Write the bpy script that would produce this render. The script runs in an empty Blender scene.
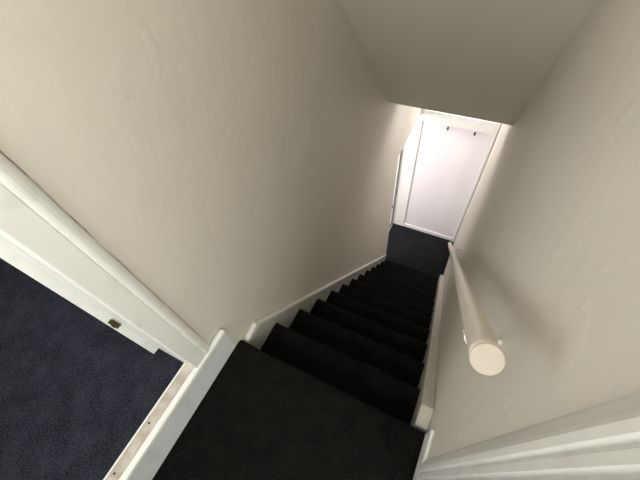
import bpy, bmesh, math, random
from mathutils import Vector, Matrix
random.seed(7)
SC = bpy.context.scene
C = SC.collection

# ------------------------------------------------------------ camera
cam_d = bpy.data.cameras.new('camera')
cam_d.sensor_width = 36.0
cam_d.lens = 333.4 / 640 * 36
cam_d.clip_start = 0.01
cam = bpy.data.objects.new('camera', cam_d)
C.objects.link(cam)
th, ya, ro = 0.938874, -0.584336, -0.151378
fw = Vector((math.sin(ya)*math.cos(th), math.cos(ya)*math.cos(th), -math.sin(th)))
r0 = Vector((math.cos(ya), -math.sin(ya), 0)); u0 = r0.cross(fw)
rt = math.cos(ro)*r0 + math.sin(ro)*u0
up = -math.sin(ro)*r0 + math.cos(ro)*u0
M = Matrix((rt, up, -fw)).transposed().to_4x4()
M.translation = Vector((0.62675, -0.23735, 1.37292))
cam.matrix_world = M
SC.camera = cam

# ------------------------------------------------------------ world, light, exposure
w = bpy.data.worlds.new('daylight'); SC.world = w; w.use_nodes = True
w.node_tree.nodes['Background'].inputs[0].default_value = (0.8, 0.87, 1.0, 1)
w.node_tree.nodes['Background'].inputs[1].default_value = 0.6
SC.view_settings.view_transform = 'Standard'
SC.view_settings.look = 'None'
SC.view_settings.gamma = 1.0
SC.view_settings.exposure = 0.0

def area(name, loc, to, sx, sy, power, col):
    d = bpy.data.lights.new(name, 'AREA'); d.shape = 'RECTANGLE'; d.size = sx; d.size_y = sy
    d.energy = power; d.color = col
    o = bpy.data.objects.new(name, d); C.objects.link(o)
    o.location = loc
    o.rotation_euler = (Vector(to)-Vector(loc)).to_track_quat('-Z', 'Y').to_euler()
    return o
area('daylight_right_room', (2.0, -0.95, 1.45), (0.0, -0.35, 0.9), 1.1, 1.3, 22, (0.985, 0.985, 0.93))
area('daylight_landing', (0.40, -1.28, 1.75), (0.40, 0.9, 0.6), 0.7, 1.2, 31, (0.985, 0.985, 0.93))
area('daylight_bedroom', (-1.8, -2.1, 1.35), (-0.3, 0.0, 0.9), 2.2, 1.9, 44, (0.95, 0.98, 1.0))
area('daylight_hall', (-1.45, 1.55, -0.85), (0.5, 3.1, -1.8), 0.9, 1.2, 62, (1.0, 0.96, 0.97))
area('hall_ceiling_fill', (0.40, 2.35, -0.03), (0.40, 2.9, -2.0), 0.3, 0.6, 5, (1.0, 0.95, 0.94))  # added fill below the hall ceiling, no lamp fitting there
area('hall_end_fill', (0.40, 3.07, -0.55), (0.40, 1.7, -2.2), 0.6, 0.4, 7, (1.0, 0.94, 0.91))  # unseen fill added high on the end wall, no window behind it

# ------------------------------------------------------------ materials
def new_mat(name):
    m = bpy.data.materials.new(name); m.use_nodes = True
    return m, m.node_tree.nodes, m.node_tree.links, m.node_tree.nodes['Principled BSDF']

def plaster(name, col, rough=0.6, bump=0.35, var=0.035):
    m, N, L, P = new_mat(name)
    tc = N.new('ShaderNodeTexCoord')
    n1 = N.new('ShaderNodeTexNoise'); n1.inputs['Scale'].default_value = 3.2; n1.inputs['Detail'].default_value = 5
    n2 = N.new('ShaderNodeTexNoise'); n2.inputs['Scale'].default_value = 26; n2.inputs['Detail'].default_value = 4
    n3 = N.new('ShaderNodeTexVoronoi'); n3.inputs['Scale'].default_value = 5.5; n3.feature = 'SMOOTH_F1'
    for n in (n1, n2, n3): L.new(tc.outputs['Object'], n.inputs['Vector'])
    mx = N.new('ShaderNodeMix'); mx.data_type = 'RGBA'
    mx.inputs['A'].default_value = (*[c*(1-var) for c in col], 1)
    mx.inputs['B'].default_value = (*[min(1, c*(1+var)) for c in col], 1)
    L.new(n1.outputs['Fac'], mx.inputs['Factor'])
    L.new(mx.outputs['Result'], P.inputs['Base Color'])
    P.inputs['Roughness'].default_value = rough
    a = N.new('ShaderNodeMath'); a.operation = 'MULTIPLY_ADD'
    L.new(n2.outputs['Fac'], a.inputs[0]); a.inputs[1].default_value = 0.12; L.new(n1.outputs['Fac'], a.inputs[2])
    a2 = N.new('ShaderNodeMath'); a2.operation = 'MULTIPLY_ADD'
    L.new(n3.outputs['Distance'], a2.inputs[0]); a2.inputs[1].default_value = 0.25; L.new(a.outputs[0], a2.inputs[2])
    # filler patches and scuffs raised here and there
    n4 = N.new('ShaderNodeTexNoise'); n4.inputs['Scale'].default_value = 11; n4.inputs['Detail'].default_value = 6; n4.inputs['Distortion'].default_value = 0.6
    L.new(tc.outputs['Object'], n4.inputs['Vector'])
    cr = N.new('ShaderNodeValToRGB'); cr.color_ramp.elements[0].position = 0.62; cr.color_ramp.elements[1].position = 0.70
    L.new(n4.outputs['Fac'], cr.inputs['Fac'])
    a3 = N.new('ShaderNodeMath'); a3.operation = 'MULTIPLY_ADD'; a3.inputs[1].default_value = 0.10
    L.new(cr.outputs['Color'], a3.inputs[0]); L.new(a2.outputs[0], a3.inputs[2])
    b = N.new('ShaderNodeBump'); b.inputs['Strength'].default_value = bump; b.inputs['Distance'].default_value = 0.03
    L.new(a3.outputs[0], b.inputs['Height']); L.new(b.outputs[0], P.inputs['Normal'])
    return m

def paint(name, col, rough=0.35, bump=0.08, dirt=None):
    m, N, L, P = new_mat(name)
    tc = N.new('ShaderNodeTexCoord')
    n1 = N.new('ShaderNodeTexNoise'); n1.inputs['Scale'].default_value = 18; n1.inputs['Detail'].default_value = 6
    L.new(tc.outputs['Object'], n1.inputs['Vector'])
    cr = N.new('ShaderNodeValToRGB')
    d = dirt or tuple(c*0.9 for c in col)
    cr.color_ramp.elements[0].position = 0.28 if not dirt else 0.40; cr.color_ramp.elements[0].color = (*d, 1)
    cr.color_ramp.elements[1].position = 0.45 if not dirt else 0.62; cr.color_ramp.elements[1].color = (*col, 1)
    L.new(n1.outputs['Fac'], cr.inputs['Fac']); L.new(cr.outputs['Color'], P.inputs['Base Color'])
    P.inputs['Roughness'].default_value = rough
    b = N.new('ShaderNodeBump'); b.inputs['Strength'].default_value = bump; b.inputs['Distance'].default_value = 0.01
    L.new(n1.outputs['Fac'], b.inputs['Height']); L.new(b.outputs[0], P.inputs['Normal'])
    return m

def carpet(name, c1, c2, scale=170):
    m, N, L, P = new_mat(name)
    tc = N.new('ShaderNodeTexCoord')
    n1 = N.new('ShaderNodeTexNoise'); n1.inputs['Scale'].default_value = scale; n1.inputs['Detail'].default_value = 3
    n2 = N.new('ShaderNodeTexNoise'); n2.inputs['Scale'].default_value = 14; n2.inputs['Detail'].default_value = 5
    for n in (n1, n2): L.new(tc.outputs['Object'], n.inputs['Vector'])
    a = N.new('ShaderNodeMath'); a.operation = 'MULTIPLY_ADD'; a.inputs[1].default_value = 0.35
    L.new(n2.outputs['Fac'], a.inputs[0]); L.new(n1.outputs['Fac'], a.inputs[2])
    cr = N.new('ShaderNodeValToRGB')
    cr.color_ramp.elements[0].position = 0.52; cr.color_ramp.elements[0].color = (*c1, 1)
    cr.color_ramp.elements[1].position = 0.86; cr.color_ramp.elements[1].color = (*c2, 1)
    L.new(a.outputs[0], cr.inputs['Fac']); L.new(cr.outputs['Color'], P.inputs['Base Color'])
    P.inputs['Roughness'].default_value = 1.0
    P.inputs['Specular IOR Level'].default_value = 0.1
    b = N.new('ShaderNodeBump'); b.inputs['Strength'].default_value = 0.9; b.inputs['Distance'].default_value = 0.006
    L.new(n1.outputs['Fac'], b.inputs['Height']); L.new(b.outputs[0], P.inputs['Normal'])
    return m

def metal(name, col, rough=0.4):
    m, N, L, P = new_mat(name)
    tc = N.new('ShaderNodeTexCoord'); n1 = N.new('ShaderNodeTexNoise'); n1.inputs['Scale'].default_value = 120
    L.new(tc.outputs['Object'], n1.inputs['Vector'])
    cr = N.new('ShaderNodeValToRGB')
    cr.color_ramp.elements[0].color = (*[c*0.6 for c in col], 1); cr.color_ramp.elements[1].color = (*col, 1)
    L.new(n1.outputs['Fac'], cr.inputs['Fac']); L.new(cr.outputs['Color'], P.inputs['Base Color'])
    P.inputs['Metallic'].default_value = 0.9; P.inputs['Roughness'].default_value = rough
    return m

M_WALL = plaster('magnolia_plaster', (0.72, 0.68, 0.60), bump=0.22)
M_SOFF = plaster('soffit_plaster', (0.73, 0.70, 0.60), bump=0.12)
M_ENDW = plaster('white_wall_plaster', (0.86, 0.83, 0.84), bump=0.08, var=0.01)
M_WHITE = paint('white_gloss', (0.88, 0.885, 0.86))
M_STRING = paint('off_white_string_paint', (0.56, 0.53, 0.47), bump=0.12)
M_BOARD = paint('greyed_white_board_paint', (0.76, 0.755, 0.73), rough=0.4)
M_RAIL = paint('cream_rail_paint', (0.72, 0.65, 0.57), rough=0.35, bump=0.03)
M_RAILEND = paint('cream_end_grain_paint', (0.60, 0.525, 0.46), rough=0.6, bump=0.03)
M_CARP = carpet('carpet_dim', (0.0018, 0.0017, 0.0017), (0.015, 0.0138, 0.0125))  # dim copy of the carpet, its lower light put into the colour
M_CARPN = carpet('carpet_blue_lit', (0.008, 0.009, 0.0135), (0.050, 0.053, 0.073), scale=230)  # same carpet with the bedroom's bluish light put into the colour
M_CARPH = carpet('hall_carpet', (0.007, 0.007, 0.0085), (0.026, 0.026, 0.030))  # same carpet again, hall light level put into the colour
M_WOOD = paint('scuffed_bare_wood', (0.62, 0.57, 0.52), rough=0.7, bump=0.3, dirt=(0.45, 0.38, 0.31))
M_CRACK = paint('yellowed_filler', (0.34, 0.28, 0.20), rough=0.9)
M_RISER = paint('white_riser_cool_light', (0.80, 0.84, 0.86), rough=0.35)  # white board, bluish cast of the right room's light in its colour
M_BRASS = metal('tarnished_brass', (0.26, 0.20, 0.10), 0.5)
M_NAIL = metal('dark_nail', (0.08, 0.07, 0.06), 0.5)
M_SADDLE = paint('glossy_white_bracket', (0.92, 0.92, 0.90), rough=0.12, bump=0.0)
M_CHROME = metal('bright_steel', (0.85, 0.85, 0.83), 0.25)

# ------------------------------------------------------------ helpers
def link(name, bm, mat, parent=None, smooth=False, bevel=0.0, seg=2, kind=None):
    bmesh.ops.recalc_face_normals(bm, faces=bm.faces)
    me = bpy.data.meshes.new(name); bm.to_mesh(me); bm.free()
    me.materials.append(mat)
    if smooth:
        for p in me.polygons: p.use_smooth = True
    o = bpy.data.objects.new(name, me); C.objects.link(o)
    if parent: o.parent = parent
    if bevel:
        b = o.modifiers.new('bevel', 'BEVEL'); b.width = bevel; b.segments = seg; b.limit_method = 'ANGLE'
        b.angle_limit = math.radians(40)
    if kind: o['kind'] = kind
    return o

def box(bm, x0, x1, y0, y1, z0, z1):
    v = [bm.verts.new((x, y, z)) for x in (x0, x1) for y in (y0, y1) for z in (z0, z1)]
    for f in ((0,1,3,2),(4,6,7,5),(0,4,5,1),(2,3,7,6),(0,2,6,4),(1,5,7,3)):
        bm.faces.new([v[i] for i in f])

def boxes(*bs):
    bm = bmesh.new()
    for b in bs: box(bm, *b)
    return bm

def prism_x(pts, x0, x1, n=1, jitter=0.0):
    """pts in (y,z), extruded along x with n segments and a little unevenness"""
    bm = bmesh.new(); rings = []
    for k in range(n+1):
        x = x0 + (x1-x0)*k/n
        dy = random.uniform(-jitter, jitter); dz = random.uniform(-jitter, jitter)*0.6
        rings.append([bm.verts.new((x, y+(dy if fl else 0), z+(dz if fl else 0))) for (y, z, fl) in [(p+(0,))[:3] for p in pts]])
    m = len(pts)
    for a, b in zip(rings, rings[1:]):
        for i in range(m):
            bm.faces.new((a[i], a[(i+1) % m], b[(i+1) % m], b[i]))
    bm.faces.new(rings[0]); bm.faces.new(rings[-1][::-1])
    return bm

def prism_z(pts, z0, z1):
    bm = bmesh.new()
    a = [bm.verts.new((x, y, z0)) for x, y in pts]; b = [bm.verts.new((x, y, z1)) for x, y in pts]
    m = len(pts)
    for i in range(m): bm.faces.new((a[i], a[(i+1) % m], b[(i+1) % m], b[i]))
    bm.faces.new(a); bm.faces.new(b[::-1])
    return bm

def tube(path, rad, seg=20, caps=True):
    bm = bmesh.new(); rings = []
    for i, p in enumerate(path):
        p = Vector(p)
        d = (Vector(path[min(i+1, len(path)-1)]) - Vector(path[max(i-1, 0)])).normalized()
        s = d.cross(Vector((0, 0, 1)))
        s = s.normalized() if s.length > 1e-3 else Vector((1, 0, 0))
        t = s.cross(d)
        rr = rad[i] if isinstance(rad, (list, tuple)) else rad
        rings.append([bm.verts.new(p + rr*(math.cos(2*math.pi*k/seg)*s + math.sin(2*math.pi*k/seg)*t)) for k in range(seg)])
    for a, b in zip(rings, rings[1:]):
        for k in range(seg): bm.faces.new((a[k], a[(k+1) % seg], b[(k+1) % seg], b[k]))
    if caps: bm.faces.new(rings[0][::-1]); bm.faces.new(rings[-1])
    return bm

def empty(name, loc, label, cat, group=None):
    o = bpy.data.objects.new(name, None); C.objects.link(o); o.location = loc
    o['label'] = label; o['category'] = cat
    if group: o['group'] = group
    return o

def put(o, parent):
    """parent a mesh built in world coordinates to an unrotated empty"""
    o.parent = parent; o.matrix_parent_inverse = Matrix.Identity(4)
    o.data.transform(Matrix.Translation(-parent.location))
    return o

# ------------------------------------------------------------ dimensions (metres)
RISE, GO = 0.21857, 0.18953
N = 12                       # nosings below the landing
ZF = -13*RISE                # lower hall floor
YE = 3.10                    # end wall
XL, XR = -0.012, 0.80        # wall faces
ZB = 0.205                   # bedroom floor

# ------------------------------------------------------------ room shell
link('wall_left', boxes(
    (-0.16, XL, -1.30, -0.95, ZF-0.1, 2.75),
    (-0.16, XL, -0.95, -0.192, 2.20, 2.75),
    (-0.16, XL, -0.95, -0.192, ZF-0.1, ZB-0.03),
    (-0.16, XL, -0.192, 2.34, ZF-0.1, 2.75),
    (-0.16, XL, 2.34, YE, -0.86, 2.75)), M_WALL, kind='structure')
link('wall_right', boxes(
    (XR, 0.94, -1.30, -0.95, ZF-0.1, 2.75),
    (XR, 0.94, -0.95, -0.185, 2.0, 2.75),
    (XR, 0.94, -0.95, -0.185, ZF-0.1, -0.02),
    (XR, 0.94, -0.185, YE, ZF-0.1, 2.75)), M_WALL, kind='structure')
link('wall_end', boxes((-1.9, 0.94, YE, YE+0.12, ZF-0.1, 0.3)), M_ENDW, kind='structure')
link('wall_back', boxes((-0.16, 0.94, -1.42, -1.30, -0.3, 2.75)), M_WALL, kind='structure')

link('floor_landing', prism_x(
    [(-1.30, 0.0)] + [(-0.02 + 0.020*math.sin(a), -0.020 + 0.020*math.cos(a), 1) for a in [math.radians(t) for t in (0, 25, 50, 75, 100, 125, 150, 175)]]
    + [(-0.024, -0.045), (-0.024, -RISE), (-0.10, -RISE), (-0.10, -0.12), (-1.30, -0.12)], -0.0165, 0.789, 24, 0.0016),
    M_CARP, smooth=False, kind='structure')
link('floor_bedroom', boxes((-3.2, -0.052, -2.6, 1.6, ZB-0.12, ZB)), M_CARPN, kind='structure')
link('floor_hall', boxes((-1.9, XR, GO*12-0.02, YE, ZF-0.1, ZF), (-1.9, -0.16, 0.9, GO*12-0.02, ZF-0.1, ZF)), M_CARPH, kind='structure')

# sloping soffit over the stairs, level hall ceiling at its foot
def sof(y): return -0.012 + (1.88-y)*1.154
link('ceiling', prism_x([(1.88, sof(1.88)), (-0.385, sof(-0.385)), (-1.30, sof(-0.385)), (-1.30, 2.75),
                         (0.0, 2.75), (1.95, 0.14), (YE, 0.14), (YE, sof(1.88))], XL, XR), M_SOFF, kind='structure')

# bedroom beyond the upper left doorway
link('wall_bedroom', boxes((-3.32, -3.2, -2.72, 1.72, 0.0, 2.7), (-3.2, -0.16, 1.6, 1.72, 0.0, 2.7),
                           (-3.2, -0.16, -2.72, -2.6, 0.0, 2.7), (-0.16, -0.04, -2.6, -1.42, 0.0, 2.7)), M_WALL, kind='structure')
link('ceiling_bedroom', boxes((-3.2, -0.16, -2.6, 1.6, 2.6, 2.7)), M_SOFF, kind='structure')
# hall space beyond the lower left doorway
link('wall_hall', boxes((-2.0, -1.9, 0.9, YE, ZF-0.1, 0.1), (-1.9, -0.16, 0.8, 0.9, ZF-0.1, 0.1)), M_ENDW, kind='structure')
link('ceiling_hall', boxes((-1.9, -0.16, 0.9, YE, 0.0, 0.1)), M_SOFF, kind='structure')
# room beyond the right doorway
link('wall_right_room', boxes((0.94, 2.5, 0.4, 0.5, -0.1, 2.6), (2.4, 2.5, -1.9, 0.4, -0.1, 2.6), (0.94, 2.5, -2.0, -1.9, -0.1, 2.6)), M_WALL, kind='structure')
link('ceiling_right_room', boxes((0.94, 2.5, -2.0, 0.5, 2.6, 2.7)), M_SOFF, kind='structure')
link('floor_right_room', boxes((XR-0.011, 2.4, -0.95, -0.185, -0.02, 0.0), (0.94, 2.4, -1.9, -0.95, -0.02, 0.0), (0.94, 2.4, -0.185, 0.4, -0.02, 0.0)), M_CARP, kind='structure')

# ------------------------------------------------------------ trims
AX = XL
def arch_profile_left():    # (x, y) outline of the moulded architrave
    return [(AX, -0.192), (AX+0.014, -0.192), (AX+0.017, -0.189), (AX+0.017, -0.141), (AX+0.0155, -0.139), (AX+0.0155, -0.1375),
            (AX+0.018, -0.135), (AX+0.0195, -0.130), (AX+0.0195, -0.125), (AX+0.017, -0.117), (AX+0.013, -0.111), (AX+0.007, -0.106), (AX, -0.104)]
link('trim_1', prism_z(arch_profile_left(), ZB-0.002, 2.2), M_WHITE, kind='structure')
def arch_profile_right():
    q = [(XR, -0.185), (XR-0.012, -0.185), (XR-0.014, -0.182), (XR-0.014, -0.158), (XR-0.009, -0.155), (XR-0.009, -0.151), (XR-0.014, -0.148),
         (XR-0.014, -0.138), (XR-0.010, -0.135), (XR-0.010, -0.132), (XR-0.016, -0.129), (XR-0.017, -0.120), (XR-0.015, -0.114), (XR-0.006, -0.096), (XR, -0.088)]
    return q
link('trim_2', prism_z(arch_profile_right(), 0.115, 2.0), M_BOARD, kind='structure')
# lining of the upper left doorway (jambs and head)
link('trim_3', boxes((-0.165, AX, -0.1945, -0.188, ZB, 2.19), (-0.165, AX, -0.95, -0.93, ZB, 2.19), (-0.165, AX, -0.93, -0.192, 2.17, 2.2)), M_WHITE, kind='structure')
# lining of the lower left doorway, its far jamb lapping the end wall
link('trim_4', boxes((-0.165, 0.020, YE-0.016, YE, ZF, -0.86), (-0.165, XL, 2.34, 2.345, ZF, -0.86)), M_WHITE, bevel=0.002, kind='structure')
# board across the end wall, above the hooks
link('trim_8', boxes((0.757, 0.790, YE-0.028, YE, ZF, -0.80)), M_WHITE, bevel=0.003, kind='structure')
link('trim_5', boxes((0.020, 0.757, YE-0.026, YE, -0.935, -0.80)), M_WHITE, bevel=0.002, kind='structure')
link('baseboard_end', boxes((0.020, 0.757, YE-0.014, YE, ZF, ZF+0.065)), M_WHITE, bevel=0.004, kind='structure')
# riser board under the bedroom doorway and its top ledge
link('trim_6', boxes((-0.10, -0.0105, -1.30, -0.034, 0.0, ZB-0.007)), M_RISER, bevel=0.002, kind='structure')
link('trim_7', boxes((-0.010, 0.012, -1.30, -0.036, ZB-0.022, ZB+0.003)), M_WHITE, bevel=0.006, seg=3, kind='structure')
link('baseboard_right', boxes((XR-0.011, XR, -0.185, -0.004, 0.0, 0.115)), M_WHITE, bevel=0.003, kind='structure')

# cracked filler line where the architrave meets the plaster
pth = []
for k in range(90):
    z = 0.30 + k*0.0205
    pth.append((XL+0.0004, -0.1035 + 0.0011*math.sin(k*0.9) + random.uniform(-0.0007, 0.0007) + 0.003*math.exp(-((z-1.0)/0.03)**2), z))
link('trim_9', tube(pth, [0.0005+0.0007*abs(math.sin(k*0.37)) for k in range(90)], 6), M_CRACK, kind='structure')

# bare threshold strip with two nails
th_ = empty('threshold_strip', (-0.032, -0.55, ZB-0.006), 'scuffed bare wooden threshold strip with nails beside the bedroom carpet', 'threshold')
put(link('strip', boxes((-0.046, -0.0105, -0.945, -0.194, ZB-0.006, ZB-0.001)), M_WOOD, bevel=0.001), th_)
put(link('edge_lip', boxes((-0.051, -0.046, -0.945, -0.194, ZB-0.006, ZB+0.003)), M_WHITE), th_)
for yy in (-0.395, -0.545):
    b = tube([(-0.033, yy, ZB-0.001), (-0.033, yy, ZB+0.0005), (-0.033, yy, ZB+0.0012)], [0.0034, 0.0034, 0.002], 12)
    put(link('nail', b, M_NAIL), th_)

# pale strip across the lower doorway
o = link('metal_threshold_bar', prism_z([(-0.165, 2.35), (-0.145, 2.35), (-0.145, 3.084), (-0.165, 3.084)], ZF, ZF+0.008), M_CHROME, bevel=0.003)
o['label'] = 'pale metal carpet bar across the lower hall doorway floor'; o['category'] = 'threshold'

# ------------------------------------------------------------ bedroom door, open, only its hinge edge in view
d1 = empty('door_1', (-0.1665, -0.185, ZB+0.012), 'white bedroom door standing open, its hinge edge beside the upper left door frame', 'door')
d1['kind'] = 'structure'
d1.rotation_euler = (0, 0, math.radians(-4.0))
link('leaf', boxes((-0.76, 0.0, -0.034, 0.0, 0, 1.96)), M_WHITE, d1, bevel=0.0015)
hz = 0.235
hb = boxes((0.0, 0.0018, -0.029, -0.016, hz, hz+0.05), (0.0, 0.0018, -0.0315, -0.020, hz+0.012, hz+0.030))
hg = link('hinge', hb, M_BRASS, d1, bevel=0.0005)
hg['label'] = 'tarnished brass hinge'
bm = tube([(0.003, -0.016, hz+0.003), (0.003, -0.016, hz+0.025), (0.003, -0.016, hz+0.047)], 0.0024, 12)
link('hinge_pin', bm, M_BRASS, hg)

# lower hall door, open into the hall space
d2 = empty('door_2', (-0.172, YE-0.060, ZF+0.01), 'white lower hall door standing open beyond the lower left doorway', 'door')
d2['kind'] = 'structure'
link('leaf', boxes((-0.74, 0.0, 0.0, 0.04, 0, 1.93)), M_WHITE, d2, bevel=0.002)
hg = link('hinge', boxes((-0.020, -0.002, -0.004, 0.0, 0.39, 0.45)), M_NAIL, d2)
hg['label'] = 'dark hinge'

# ------------------------------------------------------------ staircase
st = empty('staircase', (0.375, 0.0, ZF), 'steep straight staircase in dark carpet between off-white side boards', 'staircase')
def nose(y, z):
    q = []
    for t in (0, 25, 50, 75, 100, 125, 150, 175):
        a = math.radians(t); q.append((y-0.018+0.018*math.sin(a), z-0.018+0.018*math.cos(a), 1))
    return q
for i in range(1, N+1):
    y1, z1 = i*GO, -i*RISE
    yb = (i-1)*GO - 0.022
    yf = y1 - 0.022
    pts = [(yb, z1)] + nose(y1, z1) + [(yf, z1-0.04), (yf+0.003, z1-RISE+0.02), (yf+0.001, z1-RISE), (yf-0.06, z1-RISE), (yb, z1-0.07)]
    put(link('carpeted_step', prism_x(pts, 0.007, 0.749, 20, 0.0014), M_CARP), st)
def pitch(y, off): return -y*RISE/GO + off
def string(x0, x1, cap0, cap1, nm_label, top, ys):
    off = top; yend = 2.262
    pts = [(0.002, -0.050), (0.014, -0.038), (0.088, pitch(0.088, off)), (yend-0.0, pitch(yend, off)), (yend, ZF+0.002), (yend-0.12, ZF+0.002), (ys, -0.45)]
    s = put(link('side_string', prism_x(pts, x0, x1), M_STRING, bevel=0.003), st)
    s['label'] = nm_label
    return s
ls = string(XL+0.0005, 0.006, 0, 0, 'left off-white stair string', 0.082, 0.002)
cp = prism_x([(0.000, -0.047), (0.012, -0.031), (0.088, pitch(0.088, 0.086)), (2.262, pitch(2.262, 0.086)), (2.262, pitch(2.262, 0.058)), (0.099, pitch(0.099, 0.058)), (0.026, -0.052)], XL+0.0005, 0.011)
cp = link('string_cap', cp, M_BOARD, ls, bevel=0.004)  # paler paint carries the highlight of the string's lit top bevel
cp.data.transform(Matrix.Translation(-st.location))
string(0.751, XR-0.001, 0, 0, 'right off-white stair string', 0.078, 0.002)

# ------------------------------------------------------------ handrail
RX, RR = 0.72, 0.0192
A = Vector((RX, -0.058, 0.949)); B = Vector((RX, 2.24, -1.825))
hr = empty('handrail', A, 'round cream painted handrail with flat cut end on the right wall', 'handrail')
pd = (B-A).normalized()
put(link('rail', tube([A+pd*0.0005, A+pd*0.02, A+(B-A)*0.5, B-pd*0.004, B], [RR, RR, RR, RR, RR*0.8], 40), M_RAIL, smooth=False), hr)
e = put(link('end_cap', tube([A-pd*0.003, A-pd*0.0018, A+pd*0.0006], [RR*0.95, RR*1.02, RR*1.02], 40), M_RAILEND), hr)
e['label'] = 'flat pinkish cream rail end'
for o in [c for c in hr.children if c.name.startswith('rail')]:
    for p in o.data.polygons: p.use_smooth = len(p.vertices) == 4
vv = Vector((0, -0.77008, -0.63794))          # square to the rail, pointing down
def bracket(y, drop, s0=-0.02, sl=0.04):
    t = (y-A.y)/(B.y-A.y); c = A+(B-A)*t
    wl = Vector((XR-0.002, c.y+drop[0], c.z+drop[1]))
    p1 = c+vv*(RR+0.001)+pd*s0; p2 = c+vv*(RR+0.014); p3 = Vector((RX+0.03, (p2.y+wl.y)/2, (p2.z+wl.z)/2-0.004)); p4 = wl+Vector((-0.02, 0, 0))
    b = tube([p1, p2, p3, p4, wl], [0.006, 0.0055, 0.005, 0.005, 0.005], 12)
    k = put(link('bracket', b, M_RAIL, smooth=True), hr)
    pl = tube([wl+Vector((0.002, 0, 0)), wl+Vector((-0.001, 0, 0)), wl+Vector((-0.004, 0, 0))], [0.008, 0.008, 0.006], 24)
    put(link('wall_plate', pl, M_WALL), hr)
    # curved saddle plate hugging the underside of the rail
    bm = bmesh.new(); rows = []
    for j in range(5):
        row = []
        for r_ in (RR+0.0004, RR+0.0024):
            for i in range(11):
                an = math.radians(20 + 143*i/10)
                row.append(bm.verts.new(c + pd*(s0 + sl*(j/4-0.5)) + (math.cos(an)*Vector((1, 0, 0)) + math.sin(an)*vv)*r_))
        rows.append(row)
    for q0, q1 in zip(rows, rows[1:]):
        for i in range(10):
            bm.faces.new((q0[11+i], q0[12+i], q1[12+i], q1[11+i])); bm.faces.new((q0[i+1], q0[i], q1[i], q1[i+1]))
        for i in (0, 10): bm.faces.new((q0[i], q0[11+i], q1[11+i], q1[i]) if i == 0 else (q0[21], q0[10], q1[10], q1[21]))
    for q0 in (rows[0], rows[-1]):
        for i in range(10): bm.faces.new((q0[i], q0[i+1], q0[12+i], q0[11+i]))
    sd = put(link('saddle', bm, M_SADDLE), hr)
    sd['label'] = 'bright white bracket saddle under the rail'
bracket(0.06, (0.045, -0.14), -0.082, 0.030)
bracket(1.72, (0.03, -0.035))

# ------------------------------------------------------------ two coat hooks on the end wall
def hook(x, label):
    h = empty('coat_hook', (x, YE, -0.985), label, 'hook', 'coat hooks on the white end wall')
    put(link('back_plate', boxes((x-0.009, x+0.009, YE-0.004, YE, -1.005, -0.962)), M_NAIL, bevel=0.002), h)
    put(link('prong', tube([(x, YE-0.003, -0.985), (x, YE-0.02, -0.992), (x, YE-0.032, -0.985), (x, YE-0.036, -0.968)], [0.004, 0.004, 0.004, 0.006], 10), M_NAIL, smooth=True), h)
hook(0.302, 'small dark coat hook on the white end wall, the left of the pair')
hook(0.585, 'small dark coat hook on the white end wall, the right of the pair')
# old screw in the right wall by the rail end
o = link('wall_screw', tube([(XR, 0.103, 0.668), (XR-0.004, 0.103, 0.668), (XR-0.006, 0.103, 0.668)], [0.0032, 0.0032, 0.002], 10), M_NAIL)
o['label'] = 'small dark screw sticking out of the right wall beside the rail end'; o['category'] = 'screw'
